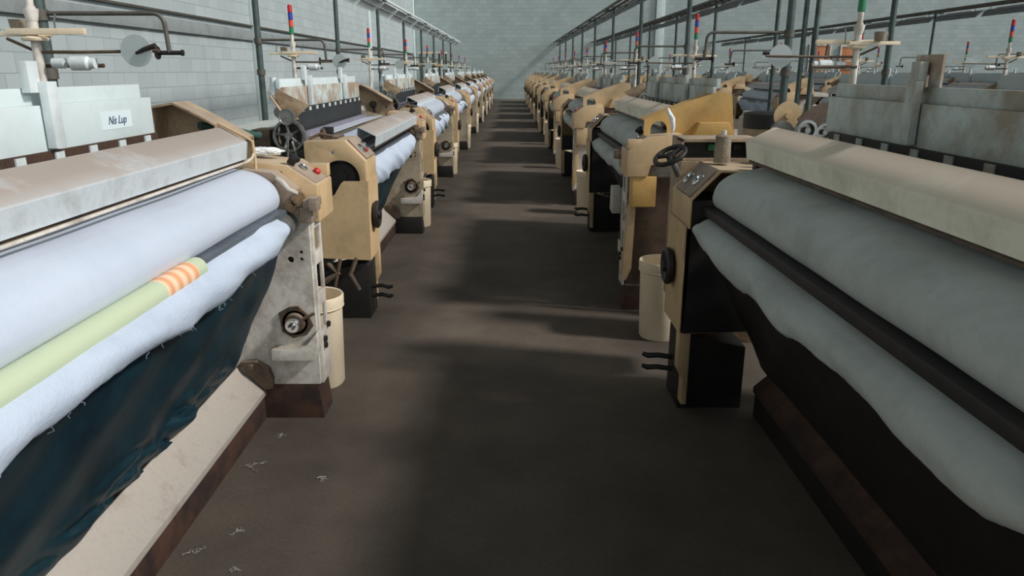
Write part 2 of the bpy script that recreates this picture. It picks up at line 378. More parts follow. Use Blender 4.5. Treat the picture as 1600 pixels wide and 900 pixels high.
FEN = {}
def make_loom():
    t = empty('weaving_loom', (0, 0, 0))
    # ---- A end: drive housing with arched opening
    arc = [(-.165 + .113*math.cos(R(a)), .878 + .113*math.sin(R(a))) for a in range(-9, 190, 8)]     # right to left over the top
    hood = [(-.015, .86), (-.015, .985), (-.13, 1.105), (-.37, 1.10), (-.37, .78), (-.278, .78)] + arc[::-1]
    dh = MB().plate(hood, [circ(-.205, 1.035, .010, 12)], 0, .012)
    dh.prism(D([(.37, .78), (.37, 1.10), (.362, 1.10), (.362, .78)]), .01, .35)
    dh.prism(D([(.37, 1.092), (.37, 1.10), (.13, 1.105), (.015, .985), (.015, .86), (.023, .86), (.023, .98), (.134, 1.096)]), .01, .35)
    o = dh.build('drive_housing', TAN, t, bev=.002)
    MB().box((-.36, .07, .60), (-.03, .33, .975)).build('dark_core', BLACK, t, label='black core seen through the housing opening')  # solid black core stands in for the dark hollow
    MB().lathe([(0, .080), (.02, .080), (.02, .03), (.035, .03)], (-.165, .07, .89), (0, -1, 0), 24).build('drive_pulley', BLACK, t)
    low = MB().plate(D([(.345, .40), (.37, .775), (.225, .775), (.205, .79), (.165, .855), (.15, .868), (.005, .868), (.010, .385)]), [], -.004, .005)
    low.prism(D([(.005, .868), (.012, .868), (.014, .385), (.010, .385)]), .0, .33).prism(D([(.345, .40), (.010, .385), (.010, .392), (.345, .407)]), .0, .33).prism(D([(.345, .40), (.37, .775), (.362, .775), (.338, .40)]), .0, .33)
    MB().prism(D([(.335, .40), (.355, .60), (.03, .60), (.02, .39)]), .31, .335).build('inner_shade_panel', BLACK, t)  # panel painted black in place of the shadow inside the housing
    low.build('lower_housing', TAN, t, bev=0)
    MB().prism(D([(.06, .39), (.01, .39), (.01, .22), (.035, .17), (.035, .05), (.06, .05)]), .27, .335).build('housing_leg', TAN, t, bev=.003)
    # slanted instrument plate on the housing
    sl = Vector((-.115, 0, .12)).normalized(); nrm = Vector((.12, 0, .115)).normalized(); c0 = Vector((-.07, .20, 1.052))
    MB().prism([( -.125 + .004, 1.104 + .006), (-.018 + .004, .992 + .006), (-.018, .985), (-.125, 1.100)], .06, .33).build('instrument_plate', GREASE2, t, bev=.001)
    for k, (yy, mt) in enumerate(((.13, CHROME), (.26, CHROME))):
        c = c0 + Vector((0, yy - .20, 0)) + sl * (.0 if k else -.012)
        g = MB().lathe([(0, .034), (.012, .034), (.016, .027), (.010, .024), (.012, .010), (.022, .008), (.022, 0)], c, nrm, 24).build('gauge', mt, t, label='round chrome-rimmed gauge')
    MB().lathe([(0, .011), (.014, .011), (.018, .008)], c0 + Vector((0, -.005, 0)) - sl * .035, nrm, 16).build('red_button', RED, t)
    # side handwheel facing the aisle
    hw = MB().lathe([(0, .02), (.01, .075), (.02, .085), (.035, .085), (.045, .07), (.03, .03), (.05, .025), (.055, .0)], (-.01, .13, .645), (1, 0, 0), 28).build('handwheel', BLACK, t)
    # pedals / pegs near the floor
    for z in (.125, .185):
        MB().tube([(-.05, .10, z), (.03, .10, z + .012), (.075, .085, z + .004), (.10, .08, z + .012)], [.012, .013, .014, .010], 8).build('peg', BLACK, t)
    MB().prism(D([(.33, 0), (.33, .30), (.05, .36), (.035, .34), (.035, 0)]), .03, .265).build('foot', BLACK, t, bev=.004)
    MB().tube([(-.20, .0, .39), (-.24, -.01, .22)], .012, 8).tube([(-.10, .01, .40), (-.14, -.015, .30), (-.09, -.02, .20)], .016, 8).tube([(-.28, .02, .36), (-.22, 0, .30), (-.3, -.01, .25)], .02, 8).build('linkage', GREASE, t)
    # ---- A end: wheels beside the healds
    MB().lathe([(0, .048), (.03, .048), (.03, .042), (.026, .039), (.026, .008), (.034, .008), (.034, 0)], (-.470, .07, 1.238), (0, -1, 0), 32).build('pulley', STEEL, t)
    m = MB().lathe([(-.02, .094), (.02, .094), (.02, .080), (-.02, .080), (-.02, .094)], (-.468, .07, 1.128), (0, -1, 0), 40)
    for k in range(5):
        a = k*2*math.pi/5 + .5
        m.tube([(-.468, .07, 1.128), (-.468 + .086*math.cos(a), .07, 1.128 + .086*math.sin(a))], .009, 6)
    m.lathe([(-.03, .022), (.03, .022)], (-.468, .07, 1.128), (0, -1, 0), 16).build('flywheel', STEEL, t)
    MB().lathe([(0, .07), (.02, .07)], (-.468, .12, 1.128), (0, -1, 0), 24).box((-.53, .10, .9), (-.41, .14, 1.20)).build('wheel_bracket', BLACK, t)
    MB().tube([(-.468, .03, 1.13), (-.475, .03, 1.0), (-.475, .03, .85)], .007, 6).tube([(-.445, .03, 1.10), (-.42, .03, 1.0), (-.41, .03, .88)], .007, 6).build('brake_rod', STEEL, t)
    for gx, gz, gr in ((-.495, 1.262, .042), (-.568, 1.254, .036)):
        MB().lathe([(0, gr), (.035, gr), (.035, gr*.72), (.01, gr*.7), (.01, gr*.3), (.04, gr*.28), (.04, 0)], (gx, .245, gz), (0, 1, 0), 28).build('gear_ring', STEEL, t)
    MB().plate([(-.34, 1.305), (-.43, 1.225), (-.50, 1.27), (-.545, 1.36), (-.52, 1.40), (-.46, 1.36)], [], .085, .095).prism([(-.43, 1.225), (-.50, 1.27), (-.56, 1.36), (-.565, 1.36), (-.505, 1.265), (-.43, 1.217)], .05, .16).build('guard_plate', TAN_D, t, bev=.002)
    MB().lathe([(0, .03), (.05, .035), (.052, .028), (.10, .018), (.13, .02)], (-.56, .14, 1.33), (0, 0, 1), 20).build('oil_pot', LAMPW, t)
    MB().box((-.80, .1, .45), (-.50, .34, 1.02)).box((-.72, .12, 1.0), (-.60, .30, 1.16)).build('gearbox', GREASE, t, bev=.015)
    MB().box((-.50, .06, .95), (-.37, .33, 1.05)).lathe([(0, .03), (.12, .03)], (-.44, .06, 1.07), (0, 1, 0), 16).build('gear_cover', DARK, t, bev=.008)
    MB().box((-.28, .13, 1.10), (-.20, .33, 1.115)).lathe([(0, .018), (.05, .018), (.05, .012), (.06, .012)], (-.30, .2, 1.10), (0, 0, 1), 14).tube([(-.36, .10, 1.11), (-.30, .12, 1.135), (-.22, .10, 1.12)], .010, 8).build('feed_fitting', GREASE, t)
    MB().box((-.33, .31, 1.10), (-.27, .36, 1.16)).build('sensor_block', BLACK, t, bev=.004)
    # ---- B end: side plate, slotted flange, feet
    outline = D([(.0, .165), (.0, .93), (.05, .955), (.10, .99), (.30, 1.10), (.55, 1.16), (.90, 1.12), (1.42, 1.00), (1.42, .30), (1.30, .10), (1.05, .10), (.95, .40), (.62, .46), (.50, .30), (.40, .165)])
    holes = [circ(-.086, .733, .014, 12), circ(-.040, .765, .008, 8), circ(-.040, .735, .008, 8), circ(-.75, .8, .10, 20)]
    MB().plate(outline, holes, 2.552, 2.566).build('side_plate', WHITE, t, bev=0)
    fl = MB()   # flange with slots, facing the aisle: a ladder of bars
    fl.box((-.002, 2.566, .165), (.012, 2.588, .93)).box((-.002, 2.680, .165), (.012, 2.705, .93))
    for z0, z1 in ((.165, .40), (.515, .575), (.70, .76), (.86, .93)): fl.box((-.002, 2.586, z0), (.012, 2.682, z1))
    fl.build('slotted_flange', WHITE, t, bev=.002)
    MB().box((-.40, 2.60, .165), (-.02, 2.66, .85)).build('frame_core', GREASE, t)
    MB().prism(D([(.28, 0), (.27, .165), (.01, .165), (-.005, 0)]), 2.552, 2.72).build('foot', RUST, t, bev=.003)
    MB().box((-1.40, 2.55, 0), (-1.12, 2.70, .12)).build('foot', RUST, t, bev=.003)
    MB().box((-1.40, .05, 0), (-1.12, .25, .12)).build('foot', RUST, t, bev=.003)
    # bearing with chrome knob
    MB().lathe([(0, .055), (.012, .055), (.012, .045), (.03, .040)], (-.087, 2.552, .456), (0, -1, 0), 28).prism(D([(.155, .50), (.145, .415), (.10, .385), (.04, .40), (.01, .44), (.03, .49), (.07, .53), (.11, .525)]), 2.540, 2.552).tube([(-.06, 2.53, .47), (-.03, 2.53, .485), (-.0, 2.535, .50)], .007, 8).build('bearing', GREASE, t)
    MB().lathe([(0, .032), (.03, .032), (.036, .028), (.036, .014), (.045, .014), (.047, .0)], (-.087, 2.525, .456), (0, -1, 0), 28).build('bearing_knob', CHROME, t)
    MB().prism(D([(.185, .300), (.185, .350), (.10, .350), (.03, .372), (-.016, .43), (-.016, .355), (.0, .30)]), 2.485, 2.553).build('bracket', WHITE, t, bev=.006)
    for y_, z_ in ((2.62, .355), (2.62, .325), (2.69, .40)):
        MB().lathe([(0, .014), (.012, .014), (.014, .010)], (.012, y_, z_), (1, 0, 0), 10).build('bolt', BLACK, t)
    # control console at the B end
    pf = D([(-.035, .885), (-.035, 1.04), (.085, 1.122), (.28, 1.14), (.30, 1.10), (.30, .97), (.11, .955), (.09, .885)])
    MB().prism(pf, 2.60, 2.86).build('control_console', TAN, t, bev=.005)
    MB().prism(D([(.02, .93), (.03, 1.03), (.12, 1.105), (.26, 1.12), (.26, 1.0), (.10, .95)]), 2.51, 2.60).build('console_bracket', GREASE2, t, bev=.008)
    sl = Vector((-.10, 0, .08)).normalized(); nrm = Vector((.08, 0, .10)).normalized()
    MB().prism([(.028, 1.046), (-.078, 1.118), (-.080, 1.122), (.026, 1.050)], 2.615, 2.80).build('instrument_plate', GREASE2, t)
    MB().box((-.06, 2.80, 1.05), (.033, 2.855, 1.105), None).build('button_guard', TAN, t, bev=.003)
    c = Vector((-.005, 2.755, 1.074))
    MB().lathe([(0, .016), (.012, .016), (.018, .011), (.02, 0)], c, nrm, 18).build('red_button', RED, t)
    MB().lathe([(0, .020), (.006, .020), (.008, .015), (.006, .013), (.006, 0)], Vector((-.045, 2.70, 1.102)), nrm, 20).build('gauge', CHROME, t, label='round chrome-rimmed gauge')
    MB().lathe([(0, .016), (.018, .018), (.030, .026), (.042, .024), (.046, .0)], Vector((-.082, 2.64, 1.124)), nrm, 14).build('turn_knob', BLACK, t)
    MB().box((-.15, 2.72, .70), (-.005, 2.85, .885)).build('lower_console', OCHRE, t, bev=.006)
    MB().prism(D([(.04, .70), (.0, .70), (-.03, .26), (-.005, .22), (.03, .30)]), 2.74, 2.80).build('support_leg', TAN, t, bev=.003)
    MB().prism(D([(.40, .165), (.36, .165), (.33, .88), (.37, .88)]), 2.72, 2.76).build('outer_post', TAN, t, bev=.003)
    # roller ends and gears
    MB().lathe([(0, .030), (.02, .030), (.02, .022), (.03, .022), (.03, .012), (.042, .012), (.042, 0)], (-.018, 2.512, 1.0), (0, -1, 0), 24).build('gear', BRASS, t)
    MB().lathe([(0, .024), (.02, .024), (.02, .014), (.03, .014), (.03, 0)], (-.052, 2.512, .972), (0, -1, 0), 20).build('gear', BRASS, t)
    MB().tube([(-.10, 2.50, 1.085), (-.075, 2.49, 1.07), (-.05, 2.488, 1.04), (-.015, 2.485, 1.025)], [.008, .010, .009, .007], 8).build('white_lever', WHITE, t)
    MB().box((-.02, 2.50, .90), (.030, 2.60, .965)).box((.005, 2.47, .965), (.055, 2.58, 1.00)).box((.03, 2.46, .955), (.065, 2.52, 1.01)).build('latch_arm', GREASE2, t, bev=.005)
    # rollers
    MB().lathe([(.36, .0), (.36, .036), (2.53, .036), (2.53, .0)], (-.165, 0, 1.035), (0, 1, 0), 24).build('breast_roller', STEEL, t)
    MB().box((-.125, .36, .925), (-.066, 2.50, .960)).build('press_bar', BARM, t, bev=.004)
    MB().lathe([(.36, .0), (.36, .047), (2.40, .047), (2.40, .043), (2.45, .043), (2.45, .049), (2.53, .049), (2.53, .0)], (-.085, 0, .892), (0, 1, 0), 28).build('take_up_roller', STEEL, t)
    # lower step beam
    MB().prism(D([(.245, .115), (.245, .140), (.345, .235), (.352, .255), (.362, .25), (.358, .225), (.26, .115)]), .34, 2.552).build('step_cover', BEAM, t, bev=.002)
    MB().prism(D([(.255, 0), (.255, .114), (.30, .150), (.34, .150), (.34, 0)]), .34, 2.552).build('base_rail', RUST, t, bev=.002)
    MB().prism(D([(.20, .20), (.215, .25), (.27, .285), (.33, .28), (.345, .265), (.24, .15), (.205, .155)]), 2.520, 2.551).lathe([(0, .016), (.01, .016)], (-.29, 2.52, .255), (0, -1, 0), 10).build('hinge_lug', GREASE, t, bev=.003)
    film_mb(1).build('plastic_sheet', FILM, t, label='dark teal plastic sheet hanging behind the cloth')
    # ---- breast cover
    cv = MB()
    outer = D([(.222, 1.158), (.213, 1.222), (.217, 1.229), (.318, 1.280), (.328, 1.281), (.335, 1.274), (.345, 1.20)])
    inner = D([(.341, 1.20), (.331, 1.272), (.325, 1.277), (.220, 1.224), (.218, 1.218), (.226, 1.158)])
    cv.prism(outer + inner, .38, 2.53)
    cv.prism(outer, 2.522, 2.532)
    cv.build('breast_cover', GALV, t, bev=0)
    MB().box((-.262, .38, 1.142), (-.232, 2.53, 1.150)).box((-.240, .38, 1.15), (-.234, 2.53, 1.163)).build('cover_rail', GREASE, t)
    # woven cloth
    upper_cloth_mb(0).build('cloth_on_roller', CLOTH, t, smooth=60)
    d_ = drape_mb(2, .9, 0, .825, .38, 2.36).build('draped_cloth', DRAPE, t, smooth=80, thick=.003)
    threads_mb(2, 0, .825).build('loose_threads', DRAPE, d_)['kind'] = 'stuff'
    MB().prism(D([(.30, 1.118), (.46, 1.100), (.46, 1.096), (.30, 1.112)]), .38, 2.34).build('cloth_fell', CLOTH, t)
    # ---- healds
    MB().box((-.455, .10, 1.06), (-.435, 2.34, 1.135)).build('reed', REED, t)
    MB().box((-.54, .16, 1.10), (-.475, 2.33, 1.278)).build('heald_frame', HEALD_D, t)
    MB().box((-.505, .10, 1.272), (-.485, 2.33, 1.405)).build('harness_panel', PANEL, t, bev=.002)
    MB().box((-.535, .10, 1.395), (-.51, 2.31, 1.452)).build('top_strip', PANEL, t, bev=.002)
    for k in range(12):
        y = .22 + k * .182
        c = MB().box((-.490, y, 1.250), (-.470, y + .042, 1.274)).box((-.485, y + .013, 1.21), (-.477, y + .026, 1.25)).build('clip', LAMPW, t)
    for y in (.60, 1.66):
        MB().box((-.480, y, 1.285), (-.455, y + .05, 1.47)).box((-.505, y - .035, 1.44), (-.480, y + .015, 1.525)).build('upright_bracket', LAMPW, t, bev=.002)
    # ---- fender at the B end, open on the inner side
    fo = D([(.08, 1.10), (.08, 1.215), (.26, 1.285), (.52, 1.378), (.60, 1.362), (.635, 1.10)])
    arch = [(-.12, 1.105)] + [(-.17 + .05*math.cos(R(a)), 1.155 + .05*math.sin(R(a))) for a in range(0, 181, 15)] + [(-.22, 1.105)]
    m = MB().plate(fo, [arch], 2.712, 2.720)
    th = [(-.072, 1.215), (-.08, 1.215), (-.26, 1.285), (-.52, 1.378), (-.60, 1.362), (-.635, 1.10), (-.627, 1.10), (-.594, 1.355), (-.52, 1.370), (-.26, 1.277), (-.084, 1.209)]
    m.prism([(-.08, 1.215), (-.26, 1.285), (-.52, 1.378), (-.60, 1.362), (-.635, 1.10), (-.627, 1.10), (-.594, 1.354), (-.52, 1.369), (-.26, 1.277), (-.08, 1.207)], 2.56, 2.714)
    m.build('end_fender', OCHRE, t, bev=0)
    FEN['long'] = [o_ for o_ in COL.objects if o_.name == 'end_fender'][0].data
    MB().prism([(-.36, 1.10), (-.40, 1.20), (-.58, 1.20), (-.62, 1.10)], 2.71, 2.80).build('fender_foot', OCHRE, t, bev=.004)
    MB().box((-.62, 2.60, 1.02), (-.10, 2.74, 1.105)).build('frame_table', GREASE, t, bev=.006)
    MB().lathe([(0, .038), (.07, .043), (.09, .038), (.10, .02)], (-.53, 2.63, 1.10), (0, 0, 1), 20).build('motor_pot', WHITE, t)
    MB().lathe([(0, .03), (.02, .033), (.03, .026), (.05, .012)], (-.42, 2.64, 1.20), (0, -1, 0), 18).lathe([(0, .012), (.1, .012)], (-.42, 2.66, 1.10), (0, 0, 1), 10).build('tension_wheel', DARK, t)
    # ---- back of the loom
    MB().plate(D([(.30, .45), (.34, .95), (.55, 1.05), (.90, 1.05), (1.42, .98), (1.42, .20), (1.1, .10), (.95, .40), (.60, .42)]), [], .335, .350).build('inner_side_plate', GREASE, t)
    MB().lathe([(.40, .23), (2.35, .23)], (-1.12, 0, .56), (0, 1, 0), 40).build('warp_yarn', CLOTH, t)
    for y in (.38, 2.36): MB().lathe([(0, .31), (.016, .31), (.016, .06), (.05, .06)], (-1.12, y, .56), (0, 1, 0), 40).build('beam_flange', OCHRE, t)
    MB().lathe([(.35, .05), (2.55, .05)], (-1.34, 0, 1.02), (0, 1, 0), 24).build('back_rest_roller', STEEL, t)
    MB().prism(D([(.54, 1.12), (1.34, 1.075), (1.34, 1.071), (.54, 1.115)]), .40, 2.33).build('warp_sheet', CLOTH_D, t)
    MB().box((-.90, .35, .22), (-.80, 2.55, .36)).box((-.52, .35, .9), (-.44, 2.55, 1.0)).build('cross_beam', GREASE, t, bev=.006)
    return t
proto = make_loom()
index_children()
SMALL = ('clip', 'bolt', 'loose_threads', 'peg', 'linkage', 'brake_rod', 'feed_fitting', 'sensor_block', 'gear', 'latch_arm', 'white_lever', 'hinge_lug', 'frame_core', 'tension_wheel', 'motor_pot', 'turn_knob', 'button_guard', 'bearing', 'bearing_knob', 'gauge', 'dark_core', 'drive_pulley', 'cover_rail', 'oil_pot', 'bracket')
drapes = [drape_mb(11, 1.6, 0, .77).mesh('draped_cloth', DRAPE, 0, 80), drape_mb(23, 1.1, 0, .76).mesh('draped_cloth', DRAPE, 0, 80), drape_mb(35, 1.9, -.01, .74).mesh('draped_cloth', DRAPE, 0, 80)]
drapes_r = [drape_mb(sd, 1.1, 0, .838).mesh('draped_cloth', DRAPE, 0, 80) for sd in (51, 64, 77)]
uppers = [upper_cloth_mb(5).mesh('cloth_on_roller', CLOTH, 0, 60), upper_cloth_mb(8).mesh('cloth_on_roller', CLOTH, 0, 60)]

_m = MB().plate(D([(.25, 1.10), (.25, 1.235), (.40, 1.322), (.51, 1.378), (.60, 1.362), (.635, 1.10)]), [circ(-.33, 1.17, .02, 12)], 2.712, 2.720)
_m.prism([(-.25, 1.235), (-.40, 1.322), (-.51, 1.378), (-.60, 1.362), (-.635, 1.10), (-.627, 1.10), (-.594, 1.354), (-.51, 1.369), (-.40, 1.313), (-.25, 1.226)], 2.56, 2.714)
fender_short = _m.mesh('end_fender', TAN_D)
film_flat = film_mb(4, 0).mesh('plastic_sheet', FILM, 0, 60)
def objmat(o, m_):
    o.material_slots[0].link = 'OBJECT'; o.material_slots[0].material = m_
def base(o): return o.name.split('.')[0]
P = 3.92
def place_loom(x, y, rz, k, row, first=False):
    far = y > 9.5 or row in ('c', 'd', 'e')
    skip = SMALL if far else ()
    tree = [proto] if first else copy_tree(proto, None, skip)
    if first:
        tree = [proto] + kids(proto)
    root = tree[0]; root.location = (x, y, 0); root.rotation_euler = (0, 0, rz)
    parts = {}
    for o in tree[1:]: parts.setdefault(base(o), []).append(o)
    return root, parts

# left row: aisle face at x=-0.84, faces +x
left = []; DROP = []
for k in range(10):
    root, parts = place_loom(-.84, .49 + P*k, 0, k, 'a', first=(k == 0))
    left.append((root, parts))
    if k == 0: lab = 'pale loom nearest the camera left of the aisle, smooth blue-white cloth, teal plastic below'
    elif k == 1: lab = 'second loom left of the aisle, beige drive housing with a round black opening'
    else: lab = '%s loom from the camera in the row left of the aisle' % ORD[k]
    tag(root, lab, 'loom', 'looms in the row left of the aisle')
    DROP += parts['lower_console'] + parts['support_leg'] + parts['outer_post']
    parts['end_fender'][0].data = fender_short; objmat(parts['end_fender'][0], TAN_D); objmat(parts['fender_foot'][0], TAN_D)
    if k > 0:
        for o in parts['foot']: objmat(o, BLACK)
        objmat(parts['side_plate'][0], SIDE_T); objmat(parts['slotted_flange'][0], SIDE_T)
        parts['draped_cloth'][0].data = drapes[k % 3]
        if 'loose_threads' in parts:
            for o in parts['loose_threads']: bpy.data.objects.remove(o)
        objmat(parts['harness_panel'][0], PANEL_S)
    if k == 1:
        for nme in ('breast_cover', 'cover_rail'):
            for o in parts[nme]: o.location = (.205, 0, -.125); o.location.y = 0
        for nme in ('cloth_on_roller',):
            for o in parts[nme]: o.location = (-.06, 0, -.07)
    elif k > 1:
        parts['breast_cover'][0].location = (0, 0, -.04 - .015*(k % 3))
# right row: aisle face at x=0.735, faces -x (the same loom turned round)
right = []
for k in range(10):
    root, parts = place_loom(.735, 3.41 + P*k, math.pi, k, 'b')
    right.append((root, parts))
    if k == 0: lab = 'shaded loom nearest the camera right of the aisle, long tan breast cover, torn grey cloth'
    elif k == 1: lab = 'second loom right of the aisle, with the tall ochre end fender and beige console'
    else: lab = '%s loom from the camera in the row right of the aisle' % ORD[k]
    tag(root, lab, 'loom', 'looms in the row right of the aisle')
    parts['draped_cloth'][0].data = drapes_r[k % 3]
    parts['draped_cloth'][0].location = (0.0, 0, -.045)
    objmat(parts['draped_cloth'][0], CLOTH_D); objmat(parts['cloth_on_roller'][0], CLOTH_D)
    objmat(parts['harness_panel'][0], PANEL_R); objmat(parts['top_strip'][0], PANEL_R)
    objmat(parts['plastic_sheet'][0], BLACK); objmat(parts['step_cover'][0], RUST); objmat(parts['base_rail'][0], BLACK); objmat(parts['press_bar'][0], BLACK); objmat(parts['breast_cover'][0], GALV_R)  # film and press bar blackened, putting the right row's shade into colour
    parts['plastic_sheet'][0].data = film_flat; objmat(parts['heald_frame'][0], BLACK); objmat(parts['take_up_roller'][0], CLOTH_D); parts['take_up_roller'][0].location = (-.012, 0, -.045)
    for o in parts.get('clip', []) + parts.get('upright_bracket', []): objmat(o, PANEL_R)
    for nme in ('harness_panel', 'top_strip', 'heald_frame', 'reed', 'clip', 'upright_bracket'):
        for o in parts.get(nme, []): o.location = (0, .38, 0)
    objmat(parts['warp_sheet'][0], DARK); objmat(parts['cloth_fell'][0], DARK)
    parts['end_fender'][0].data = FEN['long']
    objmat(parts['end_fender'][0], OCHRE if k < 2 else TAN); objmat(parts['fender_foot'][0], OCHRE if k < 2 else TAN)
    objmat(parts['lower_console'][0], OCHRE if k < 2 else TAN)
    for nme in ('step_cover', 'base_rail'):
        for o in parts[nme]: o.location = (-.11, 0, 0)
    for o in parts.get('oil_pot', []): bpy.data.objects.remove(o)
    if k == 0:
        for nme in ('feed_fitting', 'latch_arm', 'gear', 'white_lever', 'red_button'):
            for o in parts.get(nme, []): bpy.data.objects.remove(o)
    for o in parts.get('loose_threads', []): bpy.data.objects.remove(o)
# rows further right
for row, x, y0, ks, words in (('c', 4.65, 4.3, range(1, 9), 'second row right of the aisle'), ('d', 8.3, 3.6, range(2, 9), 'third row right of the aisle'), ('e', 11.9, 3.9, range(3, 9), 'fourth row right of the aisle')):
    for n_, k in enumerate(ks):
        root, parts = place_loom(x, y0 + P*k, math.pi, k, row)
        tag(root, '%s visible loom from the camera in the %s' % (ORD[n_], words), 'loom', 'looms in the ' + words)
        parts['draped_cloth'][0].data = drapes[(k + n_) % 3]
        parts['cloth_on_roller'][0].data = uppers[k % 2]
        objmat(parts['end_fender'][0], TAN); parts['end_fender'][0].data = FEN['long']; objmat(parts['fender_foot'][0], TAN)

for o in DROP: bpy.data.objects.remove(o)
index_children()
# ------------------------------------------------------------------ details only on the near looms
r0, p0 = left[0]
objmat(p0['heald_frame'][0], HEALD_B)
objmat(p0['control_console'][0], TAN)
for i, yy in enumerate((.36,)):
    MB().lathe([(.36, 0), (.36, .034), (1.62, .034), (1.62, .0)], (-.082, 0, .942), (0, 1, 0), 20).build('pale_tube', TUBEY, r0, label='pale green tube under the cloth')
lt = MB().lathe([(1.36, .0342), (1.36, .0346), (1.56, .0346), (1.56, .0342)], (-.082, 0, .942), (0, 1, 0), 24).build('orange_label', LABELO, r0, label='faded orange and yellow sticker on the pale tube')
# hoop at the end of the cover
MB().tube([(-.36, 2.56, 1.26), (-.335, 2.565, 1.295), (-.23, 2.565, 1.240), (-.205, 2.565, 1.225), (-.20, 2.565, 1.16), (-.20, 2.56, 1.10)], .006, 8).build('cover_hoop', TAN, r0)
MB().tube([(-.20, .38, 1.152), (-.20, 2.46, 1.152), (-.204, 2.54, 1.16), (-.204, 2.562, 1.175)], .005, 6).build('hoop_rod', WHITE, r0)
# maker's plate with writing on the harness panel
lp = MB().box((-.4848, 1.97, 1.312), (-.4840, 2.17, 1.370)).build('name_plate', PAPER, r0, label='white name plate with dark blue script')
fc = bpy.data.curves.new('name_script', 'FONT'); fc.body = 'Nis Lup'; fc.size = .038; fc.extrude = .0006; fc.align_x = 'CENTER'; fc.shear = .35
to = bpy.data.objects.new('tmp', fc); COL.objects.link(to)
bpy.context.view_layer.update()
me = bpy.data.meshes.new_from_object(to.evaluated_get(bpy.context.evaluated_depsgraph_get())); bpy.data.objects.remove(to)
me.materials.clear(); me.materials.append(INK)
ns = bpy.data.objects.new('name_script', me); COL.objects.link(ns); ns.parent = r0
ns.parent = lp
ns.matrix_local = Matrix.Translation((-.4834, 2.07, 1.328)) @ Matrix.Rotation(R(90), 4, 'Z') @ Matrix.Rotation(R(90), 4, 'X')
# hose on the first loom
MB().tube([(-.45, 2.66, 1.28), (-.36, 2.80, 1.25), (-.33, 3.0, 1.21), (-.42, 3.3, 1.19), (-.6, 3.6, 1.12), (-.9, 3.72, 1.0)], .016, 10).build('green_hose', HOSE, r0)

r1, p1 = right[0]
for o in p1['guard_plate']: bpy.data.objects.remove(o)
MB().plate([(-.545, 1.19), (-.70, 1.21), (-.715, 1.37), (-.60, 1.37), (-.53, 1.33), (-.50, 1.30)], [circ(-.62, 1.30, .008, 10)], .14, .15).build('guard_plate', GREASE, r1)
MB().lathe([(0, .062), (.008, .062), (.008, .014), (.02, .014)], (-.515, -.02, 1.305), (0, 1, 0), 28).build('tan_disc', TAN, r1)
for o in p1['upright_bracket']:
    o.location = (0, .50, 0)
for o in p1['upright_bracket'][1:]: bpy.data.objects.remove(o)
# slotted plate above the harness panel of the near right loom
m = MB(); Mx = Matrix.Translation((-.515, 1.02, 1.43)) @ Matrix.Rotation(R(90), 4, 'Z')
tmp = MB().plate([(0, 0), (.15, 0), (.15, .115), (0, .115)], [circ(.035, .02, .008, 8) + [], [(.022, .012), (.034, .012), (.034, .058), (.022, .058)], [(.075, .012), (.087, .012), (.087, .058), (.075, .058)]][1:], 0, .008)
bmesh.ops.transform(tmp.bm, matrix=Mx, verts=tmp.bm.verts)
tmp.build('slotted_plate', PANEL_S, r1)
# steering-style handwheel beside the gauges
ax = Vector((.45, .25, .85)).normalized(); c = Vector((.02, .06, 1.135))
m = MB().torus(c, ax, .070, .011, 36, 10)
u = ax.orthogonal().normalized(); w = ax.cross(u)
for k in range(3):
    a = k*2*math.pi/3 + .6; m.tube([c, c + (u*math.cos(a) + w*math.sin(a))*.068], .010, 8)
m.lathe([(-.02, .02), (.01, .02)], c, ax, 16)
m.build('steering_handwheel', BLACK, r1)
MB().tube([c - ax*.015, c - ax*.11], .014, 10).build('wheel_stem', STEEL, r1)
m = MB().box((-.42, -.24, 1.10), (-.05, -.03, 1.11)).box((-.42, -.24, 1.185), (-.05, -.03, 1.20)).box((-.42, -.24, 1.10), (-.41, -.03, 1.2)).box((-.06, -.24, 1.10), (-.05, -.03, 1.2)).box((-.42, -.24, .42), (-.05, -.02, 1.10))
m.build('switch_cabinet', TAN_D, r1, bev=.002)
MB().box((-.41, -.24, 1.11), (-.06, -.12, 1.185)).build('switch_bay', BLACK, r1)
for xx in (-.33, -.27, -.21): MB().box((xx - .02, -.122, 1.14), (xx + .02, -.10, 1.17)).build('switch', GREEN if xx > -.3 else DARK, r1, bev=.003)
# grey white junction box hanging on the second right loom
r2, p2 = right[1]
Mj = Matrix.Translation((-.055, 2.34, .60)) @ Matrix.Rotation(R(-6), 4, 'X')
MB().box((0, 0, 0), (.115, .12, .165), Mj).build('junction_box', BOXG, r2, bev=.005, label='small grey-white box hung on the aisle side')
MB().tube([(0, 2.42, .76), (-.01, 2.44, .84), (-.03, 2.50, .92)], .010, 8).build('box_hanger', DARK, r2)

